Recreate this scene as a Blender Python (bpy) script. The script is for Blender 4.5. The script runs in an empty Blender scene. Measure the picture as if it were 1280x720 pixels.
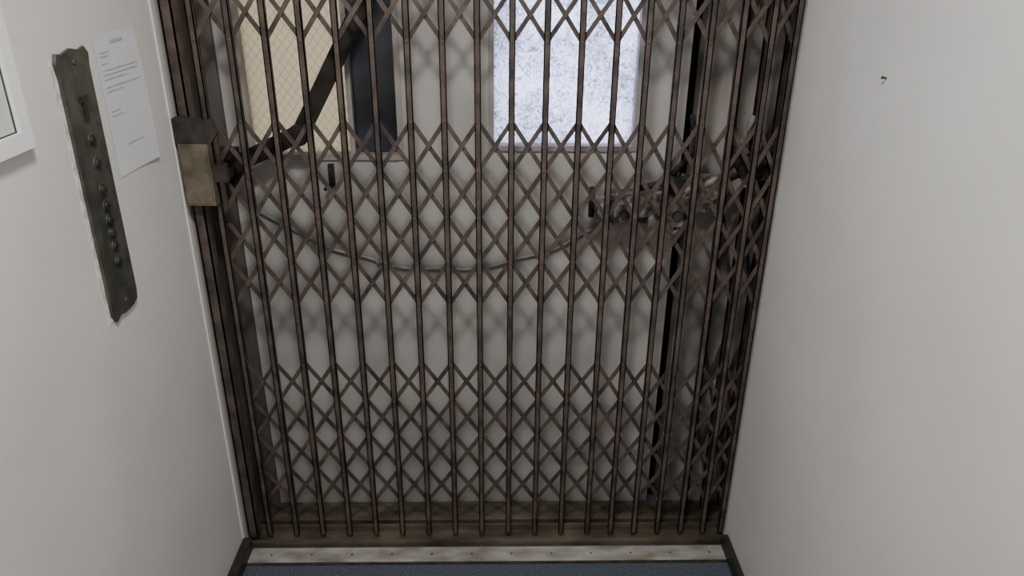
import bpy, math, random
from mathutils import Matrix, Vector
random.seed(7)
XL,XR=-.624,.580
CEIL=2.15
BY=.13   # landing wall face

# ---------------- materials ----------------
def mat(name, c1, c2=None, scale=8, rough=.6, metal=0, bump=0, bscale=60, spec=.5, detail=6, lo=.35, hi=.65, stretch=None):
    m=bpy.data.materials.new(name); m.use_nodes=True
    n=m.node_tree.nodes; l=m.node_tree.links
    b=n['Principled BSDF']; b.inputs['Roughness'].default_value=rough; b.inputs['Metallic'].default_value=metal
    b.inputs['Specular IOR Level'].default_value=spec
    tc=n.new('ShaderNodeTexCoord'); mp=n.new('ShaderNodeMapping'); l.new(tc.outputs['Object'],mp.inputs[0])
    if stretch: mp.inputs['Scale'].default_value=stretch
    nz=n.new('ShaderNodeTexNoise'); nz.inputs['Scale'].default_value=scale; nz.inputs['Detail'].default_value=detail
    l.new(mp.outputs[0],nz.inputs['Vector'])
    r=n.new('ShaderNodeValToRGB'); r.color_ramp.elements[0].position=lo; r.color_ramp.elements[1].position=hi
    r.color_ramp.elements[0].color=(*c1,1); r.color_ramp.elements[1].color=(*(c2 or c1),1)
    l.new(nz.outputs['Fac'],r.inputs[0]); l.new(r.outputs[0],b.inputs['Base Color'])
    if bump:
        n2=n.new('ShaderNodeTexNoise'); n2.inputs['Scale'].default_value=bscale; l.new(mp.outputs[0],n2.inputs['Vector'])
        bp=n.new('ShaderNodeBump'); bp.inputs['Strength'].default_value=bump; bp.inputs['Distance'].default_value=.004
        l.new(n2.outputs['Fac'],bp.inputs['Height']); l.new(bp.outputs[0],b.inputs['Normal'])
    m['ramp']=r.name
    return m
M={}
M['wall']=mat('painted_wall',(.61,.597,.57),(.67,.655,.63),3,.5,bump=.12,bscale=30)
M['ceil']=mat('ceiling_paint',(.6,.6,.58),(.65,.65,.63),3,.7)
M['carpet']=mat('blue_carpet',(.05,.06,.080),(.10,.118,.148),220,.95,bump=.6,bscale=400,spec=.1)
M['rust']=mat('bronze_brown_steel',(.037,.029,.025),(.102,.077,.063),24,.6,.1,bump=.3,bscale=120,spec=.4)
M['rustd']=mat('dark_steel',(.022,.018,.016),(.052,.042,.037),30,.62,.1,bump=.3,bscale=120,spec=.3)
M['arm']=mat('blackened_arm_steel',(.014,.012,.011),(.030,.026,.023),30,.7,0,spec=.2)
M['rivet']=mat('rivet_steel',(.05,.042,.036),(.09,.076,.066),60,.5,.2)
M['brass']=mat('tarnished_brass',(.085,.073,.052),(.17,.145,.105),30,.5,.3,bump=.25)
M['sill']=mat('worn_aluminium_sill',(.22,.205,.18),(.44,.42,.39),30,.5,.2,bump=.25,stretch=(.4,1,1))
M['track']=mat('worn_brass_track',(.06,.047,.037),(.17,.14,.105),18,.4,.4,bump=.25,stretch=(.5,1,1))
M['black']=mat('black_skirting',(.012,.012,.013),(.03,.03,.03),20,.5)
M['jamb']=mat('grimy_jamb_paint',(.13,.12,.11),(.33,.31,.285),12,.6,bump=.3,stretch=(1,1,.5))
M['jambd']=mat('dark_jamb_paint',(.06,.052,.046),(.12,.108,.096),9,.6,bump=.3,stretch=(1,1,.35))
M['void']=mat('dark_shaft_gap',(.004,.004,.004),(.008,.007,.007),20,.9,spec=0)
M['panel']=mat('oxidised_panel_metal',(.055,.056,.046),(.11,.11,.092),35,.42,.4,bump=.35)
M['button']=mat('black_button',(.012,.012,.012),(.025,.025,.022),60,.35)
M['torn']=mat('torn_paint',(.4,.39,.36),(.75,.74,.70),50,.8,bump=.5)
M['paper']=mat('notice_paper',(.63,.64,.67),(.67,.68,.71),5,.8)
M['ink']=mat('faded_ink',(.38,.39,.42),(.47,.48,.50),90,.8)
M['white']=mat('white_frame',(.76,.76,.75),(.81,.81,.80),6,.4)
M['pane']=mat('certificate_sheet',(.52,.56,.54),(.60,.63,.61),6,.25)
M['greasy']=mat('greasy_latch_steel',(.05,.043,.036),(.26,.235,.205),55,.55,.1,bump=.6,bscale=90)
M['cable']=mat('grey_cable_sheath',(.16,.152,.143),(.26,.25,.235),40,.8)
M['winframe']=mat('window_bead',(.22,.21,.195),(.30,.285,.265),14,.6)

def mathf(n,l):
    def mth(op,a,bb=None,cl=False):
        k=n.new('ShaderNodeMath'); k.operation=op; k.use_clamp=cl
        for i,v in enumerate((a,bb)):
            if v is None: continue
            if isinstance(v,(int,float)): k.inputs[i].default_value=v
            else: l.new(v,k.inputs[i])
        return k.outputs[0]
    return mth
# landing wall: grey paint with grease arc
def landing_mat():
    m=mat('landing_wall_paint',(.32,.31,.295),(.43,.417,.397),5,.6,bump=.2,bscale=25,lo=.3,hi=.6)
    n=m.node_tree.nodes; l=m.node_tree.links
    b=n['Principled BSDF']; ramp=n[m['ramp']]; mth=mathf(n,l)
    tc=n.new('ShaderNodeTexCoord'); s=n.new('ShaderNodeSeparateXYZ'); l.new(tc.outputs['Object'],s.inputs[0])
    nz=n.new('ShaderNodeTexNoise'); nz.inputs['Scale'].default_value=22; l.new(tc.outputs['Object'],nz.inputs['Vector'])
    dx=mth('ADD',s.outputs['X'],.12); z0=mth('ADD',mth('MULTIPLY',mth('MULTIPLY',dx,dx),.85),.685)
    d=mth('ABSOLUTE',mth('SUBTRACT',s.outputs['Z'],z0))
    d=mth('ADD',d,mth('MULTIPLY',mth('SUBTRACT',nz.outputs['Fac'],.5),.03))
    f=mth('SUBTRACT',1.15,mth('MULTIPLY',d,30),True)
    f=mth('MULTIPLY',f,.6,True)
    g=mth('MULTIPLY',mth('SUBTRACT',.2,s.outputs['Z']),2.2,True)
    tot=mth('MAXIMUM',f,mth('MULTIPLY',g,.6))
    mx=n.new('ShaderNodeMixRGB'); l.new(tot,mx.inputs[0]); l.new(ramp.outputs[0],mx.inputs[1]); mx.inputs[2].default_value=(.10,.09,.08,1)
    l.new(mx.outputs[0],b.inputs['Base Color']); return m
M['landing']=landing_mat()

def glass_mat(name,c1,c2,kind,gloss=.15):
    m=bpy.data.materials.new(name); m.use_nodes=True; n=m.node_tree.nodes; l=m.node_tree.links; mth=mathf(n,l)
    out=n['Material Output']; n.remove(n['Principled BSDF'])
    tc=n.new('ShaderNodeTexCoord'); r=n.new('ShaderNodeValToRGB')
    r.color_ramp.elements[0].color=(*c1,1); r.color_ramp.elements[1].color=(*c2,1)
    if kind=='pebble':
        v=n.new('ShaderNodeTexNoise'); v.inputs['Scale'].default_value=80; v.inputs['Detail'].default_value=1; v.inputs['Distortion'].default_value=2.0
        l.new(tc.outputs['Object'],v.inputs['Vector'])
        v2=n.new('ShaderNodeTexNoise'); v2.inputs['Scale'].default_value=7; l.new(tc.outputs['Object'],v2.inputs['Vector'])
        h=mth('ADD',mth('MULTIPLY',v.outputs['Fac'],.75),mth('MULTIPLY',v2.outputs['Fac'],.35))
        l.new(h,r.inputs[0])
        r.color_ramp.elements[0].position=.38; r.color_ramp.elements[1].position=.64
    elif kind=='wire':
        s=n.new('ShaderNodeSeparateXYZ'); l.new(tc.outputs['Object'],s.inputs[0])
        a=mth('MULTIPLY',s.outputs['X'],1.0); z=mth('MULTIPLY',s.outputs['Z'],.75)
        f=170
        w1=mth('ABSOLUTE',mth('SINE',mth('MULTIPLY',mth('ADD',a,z),f)))
        w2=mth('ABSOLUTE',mth('SINE',mth('MULTIPLY',mth('SUBTRACT',a,z),f)))
        h=mth('MINIMUM',w1,w2); l.new(h,r.inputs[0])
        r.color_ramp.elements[0].position=.03; r.color_ramp.elements[1].position=.3
    else:
        v=n.new('ShaderNodeTexNoise'); v.inputs['Scale'].default_value=9; l.new(tc.outputs['Object'],v.inputs['Vector'])
        l.new(v.outputs['Fac'],r.inputs[0]); h=v.outputs['Fac']
        r.color_ramp.elements[0].position=.35; r.color_ramp.elements[1].position=.65
    t=n.new('ShaderNodeBsdfTranslucent'); l.new(r.outputs[0],t.inputs[0])
    g=n.new('ShaderNodeBsdfGlossy'); g.inputs['Roughness'].default_value=.25
    bp=n.new('ShaderNodeBump'); bp.inputs['Strength'].default_value=.5; bp.inputs['Distance'].default_value=.003; l.new(h,bp.inputs['Height'])
    l.new(bp.outputs[0],g.inputs['Normal'])
    mx=n.new('ShaderNodeMixShader'); mx.inputs[0].default_value=gloss*.5
    l.new(t.outputs[0],mx.inputs[1]); l.new(g.outputs[0],mx.inputs[2]); l.new(mx.outputs[0],out.inputs[0]); return m
M['gl_white']=glass_mat('pebbled_glass',(.22,.23,.29),(.78,.80,.95),'pebble')
M['gl_warmlit']=glass_mat('wired_glass_warm_backlight',(.25,.225,.18),(.36,.32,.25),'wire')  # warm light of the lobby behind is put into the glass colour
M['gl_slate']=glass_mat('dark_slate_glass',(.016,.018,.023),(.060,.065,.08),'n')

# ---------------- mesh builder ----------------
class MB:
    def __init__(s,name): s.name=name; s.v=[]; s.f=[]; s.mi=[]; s.m=[]
    def mid(s,k):
        if k not in s.m: s.m.append(k)
        return s.m.index(k)
    def add(s,vs,fs,k):
        o=len(s.v); i=s.mid(k); s.v+= [tuple(a) for a in vs]
        for f in fs: s.f.append([o+a for a in f]); s.mi.append(i)
    def box(s,x0,x1,y0,y1,z0,z1,k):
        vs=[(x,y,z) for x in (x0,x1) for y in (y0,y1) for z in (z0,z1)]
        s.add(vs,[(0,1,3,2),(4,6,7,5),(0,4,5,1),(2,3,7,6),(0,2,6,4),(1,5,7,3)],k)
    def bar(s,p1,p2,w,y0,y1,k):  # flat bar in xz plane
        a=Vector((p1[0],0,p1[1])); b=Vector((p2[0],0,p2[1])); d=(b-a).normalized(); nn=Vector((-d.z,0,d.x))*(w/2)
        vs=[]
        for q in (a+nn,b+nn,b-nn,a-nn):
            vs.append((q.x,y0,q.z))
        for q in (a+nn,b+nn,b-nn,a-nn):
            vs.append((q.x,y1,q.z))
        s.add(vs,[(0,1,2,3),(7,6,5,4),(0,4,5,1),(1,5,6,2),(2,6,7,3),(3,7,4,0)],k)
    def cyl(s,c,r,h,ax,k,n=14,dome=0):
        A={'x':Vector((1,0,0)),'y':Vector((0,1,0)),'z':Vector((0,0,1))}[ax] if isinstance(ax,str) else Vector(ax).normalized()
        u=A.orthogonal().normalized(); w=A.cross(u); c=Vector(c); vs=[];rings=[(0,1),(h,1)]
        if dome: rings=[(0,1),(h*.6,.95),(h,.55)]
        for t,rr in rings:
            for i in range(n):
                a=2*math.pi*i/n; vs.append(c+A*t+(u*math.cos(a)+w*math.sin(a))*r*rr)
        fs=[]
        for j in range(len(rings)-1):
            for i in range(n): fs.append((j*n+i,j*n+(i+1)%n,(j+1)*n+(i+1)%n,(j+1)*n+i))
        fs.append(tuple(range(n-1,-1,-1))); fs.append(tuple(range((len(rings)-1)*n,len(rings)*n)))
        s.add(vs,fs,k)
    def rod(s,a,b,r,k,n=10):
        a=Vector(a);b=Vector(b); s.cyl(a,r,(b-a).length,(b-a),k,n)
    def prism(s,pts,axis,a0,a1,k):
        n=len(pts)
        def mk(p,a): return (a,p[0],p[1]) if axis=='x' else (p[0],a,p[1])
        vs=[mk(p,a0) for p in pts]+[mk(p,a1) for p in pts]
        fs=[tuple(range(n)),tuple(range(2*n-1,n-1,-1))]+[(i,(i+1)%n,n+(i+1)%n,n+i) for i in range(n)]
        s.add(vs,fs,k)
    def done(s,bevel=0):
        me=bpy.data.meshes.new(s.name); me.from_pydata(s.v,[],s.f)
        for k in s.m: me.materials.append(M[k])
        for p,i in zip(me.polygons,s.mi): p.material_index=i
        me.update(); import bmesh
        bm=bmesh.new(); bm.from_mesh(me); bmesh.ops.recalc_face_normals(bm,faces=bm.faces); bm.to_mesh(me); bm.free()
        o=bpy.data.objects.new(s.name,me); bpy.context.collection.objects.link(o)
        if bevel:
            b=o.modifiers.new('bevel','BEVEL'); b.width=bevel; b.segments=2; b.limit_method='ANGLE'
        return o
def sb(name,*a,bevel=0):
    m=MB(name); m.box(*a); return m.done(bevel)

# ---------------- room shell ----------------
BK=-2.0
sb('floor',-.9,.9,BK-.1,.18,-.1,0,'carpet')
sb('ceiling',-.9,.9,BK-.1,.18,CEIL,CEIL+.1,'ceil')
sb('wall_left',XL-.1,XL,BK,.02,0,CEIL,'wall')
sb('wall_right',XR,XR+.1,BK,.02,0,CEIL,'wall')
sb('wall_back',-.9,.9,BK-.1,BK,0,CEIL,'wall')
sb('hoistway_light_block_left',-.9,XL-.1,-.05,BY,0,CEIL,'jambd')  # unseen side box, added to stop world light leaking past the cab
sb('hoistway_light_block_right',XR+.1,.9,-.05,BY,0,CEIL,'jamb')  # likewise unseen, added to close the right clearance against outside light
W1=(-.537,-.20,.944,1.95); W2=(-.017,.307,.965,1.95)
m=MB('wall_landing'); y0,y1=BY,.18
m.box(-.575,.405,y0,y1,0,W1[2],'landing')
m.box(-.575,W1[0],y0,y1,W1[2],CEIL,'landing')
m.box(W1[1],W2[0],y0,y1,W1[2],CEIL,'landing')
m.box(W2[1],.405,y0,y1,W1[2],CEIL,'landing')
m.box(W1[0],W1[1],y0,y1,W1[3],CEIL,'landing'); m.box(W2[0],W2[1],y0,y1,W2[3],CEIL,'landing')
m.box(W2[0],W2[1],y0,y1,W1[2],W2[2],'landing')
m.box(-.9,-.575,y0-.012,y1,0,CEIL,'jambd')
m.box(.405,.429,y0+.035,y1,0,CEIL,'void')
m.box(.429,.9,y0-.01,y1,0,CEIL,'jamb')
m.done()
def window(name,w,panes,bars=()):
    m=MB(name); t=.012
    m.box(w[0],w[0]+t,BY-.004,BY+.03,w[2],w[3],'winframe'); m.box(w[1]-t,w[1],BY-.004,BY+.03,w[2],w[3],'winframe')
    m.box(w[0]+t,w[1]-t,BY-.006,BY+.03,w[2],w[2]+t,'winframe'); m.box(w[0]+t,w[1]-t,BY-.004,BY+.03,w[3]-t,w[3],'winframe')
    for a,b,k in panes: m.box(a,b,BY+.018,BY+.022,w[2]+t,w[3]-t,k)
    for x in bars: m.box(x-.005,x+.005,BY,BY+.03,w[2]+t,w[3]-t,'winframe')
    return m.done()
window('window_1',W1,[(W1[0]+.012,-.315,'gl_warmlit'),(-.305,W1[1]-.012,'gl_slate')],[-.31])
window('window_2',W2,[(W2[0]+.012,W2[1]-.012,'gl_white')])

# skirting, trims, sill
sb('baseboard_left',XL,XL+.022,BK,-.03,0,.035,'black',bevel=.003)
sb('baseboard_right',XR-.016,XR,BK,-.03,0,.035,'black',bevel=.003)
sb('trim_1',XL,XL+.003,-.034,-.029,.035,CEIL,'wall')
m=MB('door_sill'); m.box(XL+.022,XR-.016,-.083,-.036,0,.005,'sill')
m.box(XL+.022,XR-.016,-.090,-.083,0,.003,'rustd')
for i in range(12): m.cyl((-.55+i*.098,-.06,.005),.0025,.001,'z','rustd')
m.done(.0008)
m=MB('landing_sill'); m.box(-.72,.68,.045,BY-.016,0,.022,'track'); m.done(.001)

# ---------------- scissor gate ----------------
px=[.03+.066*k for k in range(-9,4)]+[.287,.346,.405,.464,.520,.566]
N=len(px)
bands=[(.121,.510),(.6575,1.055),(1.206,1.592),(1.742,2.05)]
g=MB('elevator_scissor_gate')
def channel(g,x,w,yf,yb,z0,z1,k,t=.002):
    g.box(x-w/2,x+w/2,yf,yf+(t if yb>yf else -t),z0,z1,k)
    a,b=sorted((yf,yb))
    g.box(x-w/2,x-w/2+t,a,b,z0,z1,k); g.box(x+w/2-t,x+w/2,a,b,z0,z1,k)
for i,x in enumerate(px):
    channel(g,x,.0125,-.010,-.0040,.024,2.07,'rust'); channel(g,x,.0085,.0078,.0040,.024,2.07,'rustd')
    for a,b in bands:
        for r in range(5):
            z=a+(b-a)*r/4
            g.cyl((x,-.010,z),.003,-.0012,'y','rivet',8,1)
for a,b in bands:
    h=(b-a)/4
    for s in range(-3,N-1):
        for dirn in (1,-1):
            i0=max(0,s); i1=min(N-1,s+4)
            if i1<=i0: continue
            for i in range(i0,i1):
                r0=i-s; r1=r0+1
                za=a+h*r0 if dirn>0 else b-h*r0; zb=a+h*r1 if dirn>0 else b-h*r1
                y0,y1=((-.0038,-.0014) if dirn>0 else (.0014,.0038))
                g.bar((px[i],za),(px[i+1],zb),.0088,y0,y1,'rust')
channel(g,-.603,.022,-.018,.014,.024,2.07,'rust',.003)
g.box(-.622,XR-.002,-.028,-.022,0,.018,'track'); g.box(-.622,XR-.002,.022,.030,0,.022,'track'); g.box(-.622,XR-.002,-.022,.022,0,.006,'track')
g.box(-.622,XR-.002,-.028,.028,2.07,2.12,'rustd')
g.done()

# lock box on the leading post
m=MB('gate_lock_box')
m.box(-.612,-.556,-.045,-.0205,.895,1.018,'brass')
m.box(-.608,-.560,-.047,-.045,.90,1.013,'brass')
m.prism([(-.618,1.018),(-.55,1.018),(-.538,1.035),(-.545,1.066),(-.56,1.06),(-.60,1.068),(-.618,1.066)],'y',-.040,-.0205,'rustd')
for x,z in((-.6,.907),(-.566,.907),(-.6,1.006),(-.566,1.006)): m.cyl((x,-.047,z),.003,-.001,'y','brass',10,1)
m.box(-.556,-.530,-.036,-.0205,.94,.975,'rustd')
m.rod((-.543,-.030,.88),(-.543,-.030,1.03),.006,'rustd')
m.done(.0015)

# door operating arm (behind gate)
m=MB('door_closer_arm')
m.bar((-.572,.936),(-.40,1.018),.036,.060,.068,'arm'); m.bar((-.41,1.005),(-.16,1.44),.036,.069,.077,'arm')
m.cyl((-.407,.054,1.012),.022,.026,'y','arm',18); m.cyl((-.565,.05,.938),.02,.06,'y','arm',18)
m.box(-.60,-.55,.080,BY-.012,.90,.975,'arm')
m.bar((-.18,1.40),(-.16,1.62),.03,.077,.13,'arm')
m.done(.0015)
m=MB('wall_catch'); m.box(-.366,-.354,BY-.012,BY,.885,.935,'rustd'); m.rod((-.36,BY-.012,.89),(-.372,BY-.03,.885),.004,'rustd'); m.cyl((-.36,BY-.012,.926),.005,-.006,'y','rustd'); m.done()

# sagging cable along the landing wall
m=MB('hanging_cable')
P=[]
for i in range(41):
    x=-.545+i*(.235+.545)/40
    z=.687+.85*(x+.12)**2+.003*math.sin(x*37)
    P.append(Vector((x,BY-.006-.003*math.sin(i*.5)**2,z)))
nn=8; V=[];F=[]
for i,p in enumerate(P):
    t=(P[min(i+1,40)]-P[max(i-1,0)]).normalized(); u=Vector((0,1,0)); w_=t.cross(u).normalized()
    for j in range(nn):
        a=2*math.pi*j/nn; V.append(p+(u*math.cos(a)+w_*math.sin(a))*.003)
for i in range(40):
    for j in range(nn): F.append((i*nn+j,i*nn+(j+1)%nn,(i+1)*nn+(j+1)%nn,(i+1)*nn+j))
F.append(tuple(range(nn))); F.append(tuple(range(40*nn,41*nn)))
m.add(V,F,'cable')
for k in (0,14,27,40): m.box(P[k].x-.003,P[k].x+.003,BY-.011,BY,P[k].z-.006,P[k].z+.006,'cable')
m.done()

# interlock mechanism
m=MB('door_interlock_latch')
m.prism([(.20,.85),(.235,.83),(.33,.818),(.405,.815),(.412,.86),(.40,.90),(.36,.905),(.33,.885),(.27,.888),(.215,.875)],'y',.070,.080,'greasy')
m.box(.215,.30,.040,.070,.832,.872,'greasy'); m.box(.325,.400,.036,.070,.822,.896,'greasy')
m.box(.345,.362,.030,.036,.83,.885,'rustd'); m.box(.235,.25,.034,.040,.82,.885,'rustd')
m.cyl((.312,.034,.868),.024,.036,'y','greasy',18); m.cyl((.372,.026,.915),.020,.05,'y','arm',18)
m.cyl((.275,.030,.85),.010,.012,'y','rustd'); m.cyl((.385,.028,.85),.010,.010,'y','rivet')
m.rod((.205,.06,.838),(.205,.06,.905),.007,'arm')
m.rod((.36,.05,.925),(.415,.05,.985),.007,'arm'); m.rod((.415,.05,.985),(.40,.05,1.06),.006,'arm')
m.rod((.38,.06,.885),(.655,.06,1.0),.010,'greasy'); m.rod((.30,.05,.905),(.42,.05,.93),.007,'arm')
m.bar((.40,.865),(.60,.955),.024,.044,.052,'greasy')
m.rod((.41,.05,.835),(.375,.05,.79),.006,'greasy')
m.box(.395,.46,.056,.080,.85,.93,'greasy')
m.cyl((.53,.030,.955),.028,.04,'y','arm',20); m.cyl((.59,.030,.970),.026,.04,'y','arm',20)
m.box(.52,.63,.038,.065,.925,.955,'arm')
m.rod((.50,.045,.985),(.525,.045,1.06),.006,'greasy'); m.rod((.47,.045,1.02),(.555,.045,.96),.006,'greasy')
m.box(.24,.38,.080,BY,.83,.88,'greasy')
m.done(.0015)

# folded landing gate stack behind, right
m=MB('folded_landing_gate')
q=[.500,.545,.590,.635]
for x in q: channel(m,x,.011,.092,.099,.022,2.07,'rustd')
for a,b in bands[:3]:
    h=(b-a)/2
    for i in range(len(q)-1):
        for r in range(2):
            z=a+h*r; m.bar((q[i],z),(q[i+1],z+h),.007,.100,.103,'rust'); m.bar((q[i],z+h),(q[i+1],z),.007,.104,.107,'rust')
m.box(.48,.68,.090,.110,2.07,2.11,'rustd')
m.done()

# ---------------- left wall things ----------------
def ragged(y0,y1,z0,z1,n,j):
    P=[]
    def seg(a,b,k):
        for i in range(k):
            t=i/k; P.append((a[0]+(b[0]-a[0])*t+random.uniform(-j,j),a[1]+(b[1]-a[1])*t+random.uniform(-j,j)))
    seg((y0,z0),(y1,z0),n//3);seg((y1,z0),(y1,z1),n);seg((y1,z1),(y0,z1),n//3);seg((y0,z1),(y0,z0),n); return P
dy=-.016
m=MB('elevator_button_panel')
m.prism(ragged(-.379+dy,-.277+dy,.808,1.218,16,.0025),'x',XL,XL+.0012,'torn')
pl=[(-.372,.818),(-.362,.804),(-.345,.810),(-.33,.806),(-.30,.807),(-.284,.813),(-.280,.83),(-.279,1.20),(-.275,1.218),(-.285,1.229),(-.30,1.225),(-.325,1.230),(-.35,1.224),(-.366,1.227),(-.372,1.213),(-.368,1.19)]
m.prism([(a+dy,b) for a,b in pl],'x',XL+.0012,XL+.006,'panel')
yc=-.322+dy
for z in (1.095,1.059,1.017,.990,.966,.944,.922,.895):
    m.cyl((XL+.006,yc,z),.0105,.002,'x','panel',18); m.cyl((XL+.008,yc,z),.0085,.004,'x','button',18,1)
m.box(XL+.006,XL+.010,yc-.004,yc+.004,1.125,1.16,'button'); m.box(XL+.006,XL+.009,yc-.012,yc+.012,1.152,1.162,'button')
for z in (1.210,.826): m.cyl((XL+.006,yc,z),.005,.002,'x','rivet',12,1)
m.done(.0006)

m=MB('paper_notice')
nz,ny=10,6; Y0,Y1,Z0,Z1=-.262,-.116,1.013,1.240
vs=[];fs=[]
def pxo(a,b): return XL+.001+.006*(b**3)*(1-a)+.002*abs(math.sin(a*3))*b
for i in range(nz+1):
    for j in range(ny+1):
        a=i/nz;b=j/ny; vs.append((pxo(a,b),Y0+(Y1-Y0)*b,Z0+(Z1-Z0)*a))
k=len(vs)
vs+=[(x-.0004,y,z) for x,y,z in vs]
for i in range(nz):
    for j in range(ny):
        q0=i*(ny+1)+j; fs.append((q0,q0+1,q0+ny+2,q0+ny+1)); fs.append((k+q0+ny+1,k+q0+ny+2,k+q0+1,k+q0))
m.add(vs,fs,'paper')
def line(z,b0,b1,h=.0018):
    n=6; V=[];F=[]
    for i in range(n+1):
        b=b0+(b1-b0)*i/n
        for dz in (-h/2,h/2):
            a=(z+dz-Z0)/(Z1-Z0); V.append((pxo(a,b)+.0007,Y0+(Y1-Y0)*b,z+dz))
    for i in range(n): F.append((2*i,2*i+2,2*i+3,2*i+1))
    m.add(V,F,'ink')
line(1.225,.35,.65,.005)
for z,b0,b1 in [(1.211,.08,.3),(1.205,.08,.26),(1.194,.08,.22),(1.184,.08,.9),(1.177,.08,.88),(1.170,.08,.6),(1.158,.08,.9),(1.151,.08,.45),(1.12,.08,.3),(1.112,.08,.36),(1.06,.3,.7)]: line(z,b0,b1)
m.done()

m=MB('certificate_frame')
a0,a1,b0,b1,t,dp=-.79,-.492,1.122,1.50,.024,.014
m.box(XL,XL+dp,a0,a1,b0,b0+t,'white');m.box(XL,XL+dp,a0,a1,b1-t,b1,'white')
m.box(XL,XL+dp,a0,a0+t,b0+t,b1-t,'white');m.box(XL,XL+dp,a1-t,a1,b0+t,b1-t,'white')
m.box(XL,XL+.008,a0+t,a1-t,b0+t,b1-t,'pane')
m.box(XL+.008,XL+.009,a1-t-.003,a1-t,b0+t,b1-t,'button'); m.box(XL+.008,XL+.009,a0+t,a1-t,b0+t,b0+t+.002,'button')
for i in range(9): m.box(XL+.008,XL+.0085,a0+t+.03,a1-t-.03-.02*(i%3),b0+t+.04+i*.03,b0+t+.043+i*.03,'ink')
m.done(.0015)
m=MB('wall_nail'); m.rod((XR,-.352,1.196),(XR-.006,-.352,1.197),.0014,'rustd'); m.cyl((XR-.006,-.352,1.197),.0026,-.001,'x','rustd'); m.done()

# ---------------- lighting ----------------
m=MB('ceiling_light'); m.box(-.22,.16,-1.32,-.94,CEIL-.03,CEIL,'white')
e=bpy.data.materials.new('lamp_diffuser'); e.use_nodes=True; bb=e.node_tree.nodes['Principled BSDF']
bb.inputs['Emission Color'].default_value=(1,.97,.93,1); bb.inputs['Emission Strength'].default_value=3; M['lamp']=e
m.box(-.20,.14,-1.30,-.96,CEIL-.034,CEIL-.03,'lamp'); m.done()
L=bpy.data.lights.new('ceiling_lamp','AREA'); L.shape='SQUARE'; L.size=.20; L.energy=25; L.color=(1,.97,.94)
lo=bpy.data.objects.new('ceiling_lamp',L); lo.location=(-.06,-1.13,CEIL-.045); bpy.context.collection.objects.link(lo)
w=bpy.data.worlds.new('World'); bpy.context.scene.world=w; w.use_nodes=True
w.node_tree.nodes['Background'].inputs[0].default_value=(.88,.92,1,1); w.node_tree.nodes['Background'].inputs[1].default_value=6.5

# ---------------- camera ----------------
c=bpy.data.cameras.new('camera'); c.sensor_width=36; c.lens=950/1280*36; c.clip_start=.02
co=bpy.data.objects.new('camera',c); bpy.context.collection.objects.link(co)
R=math.radians
co.matrix_world=Matrix.Translation((0,-1.5,1.37))@Matrix.Rotation(R(-1.3),4,'Z')@Matrix.Rotation(R(90-24.2),4,'X')@Matrix.Rotation(R(.54),4,'Z')
bpy.context.scene.camera=co
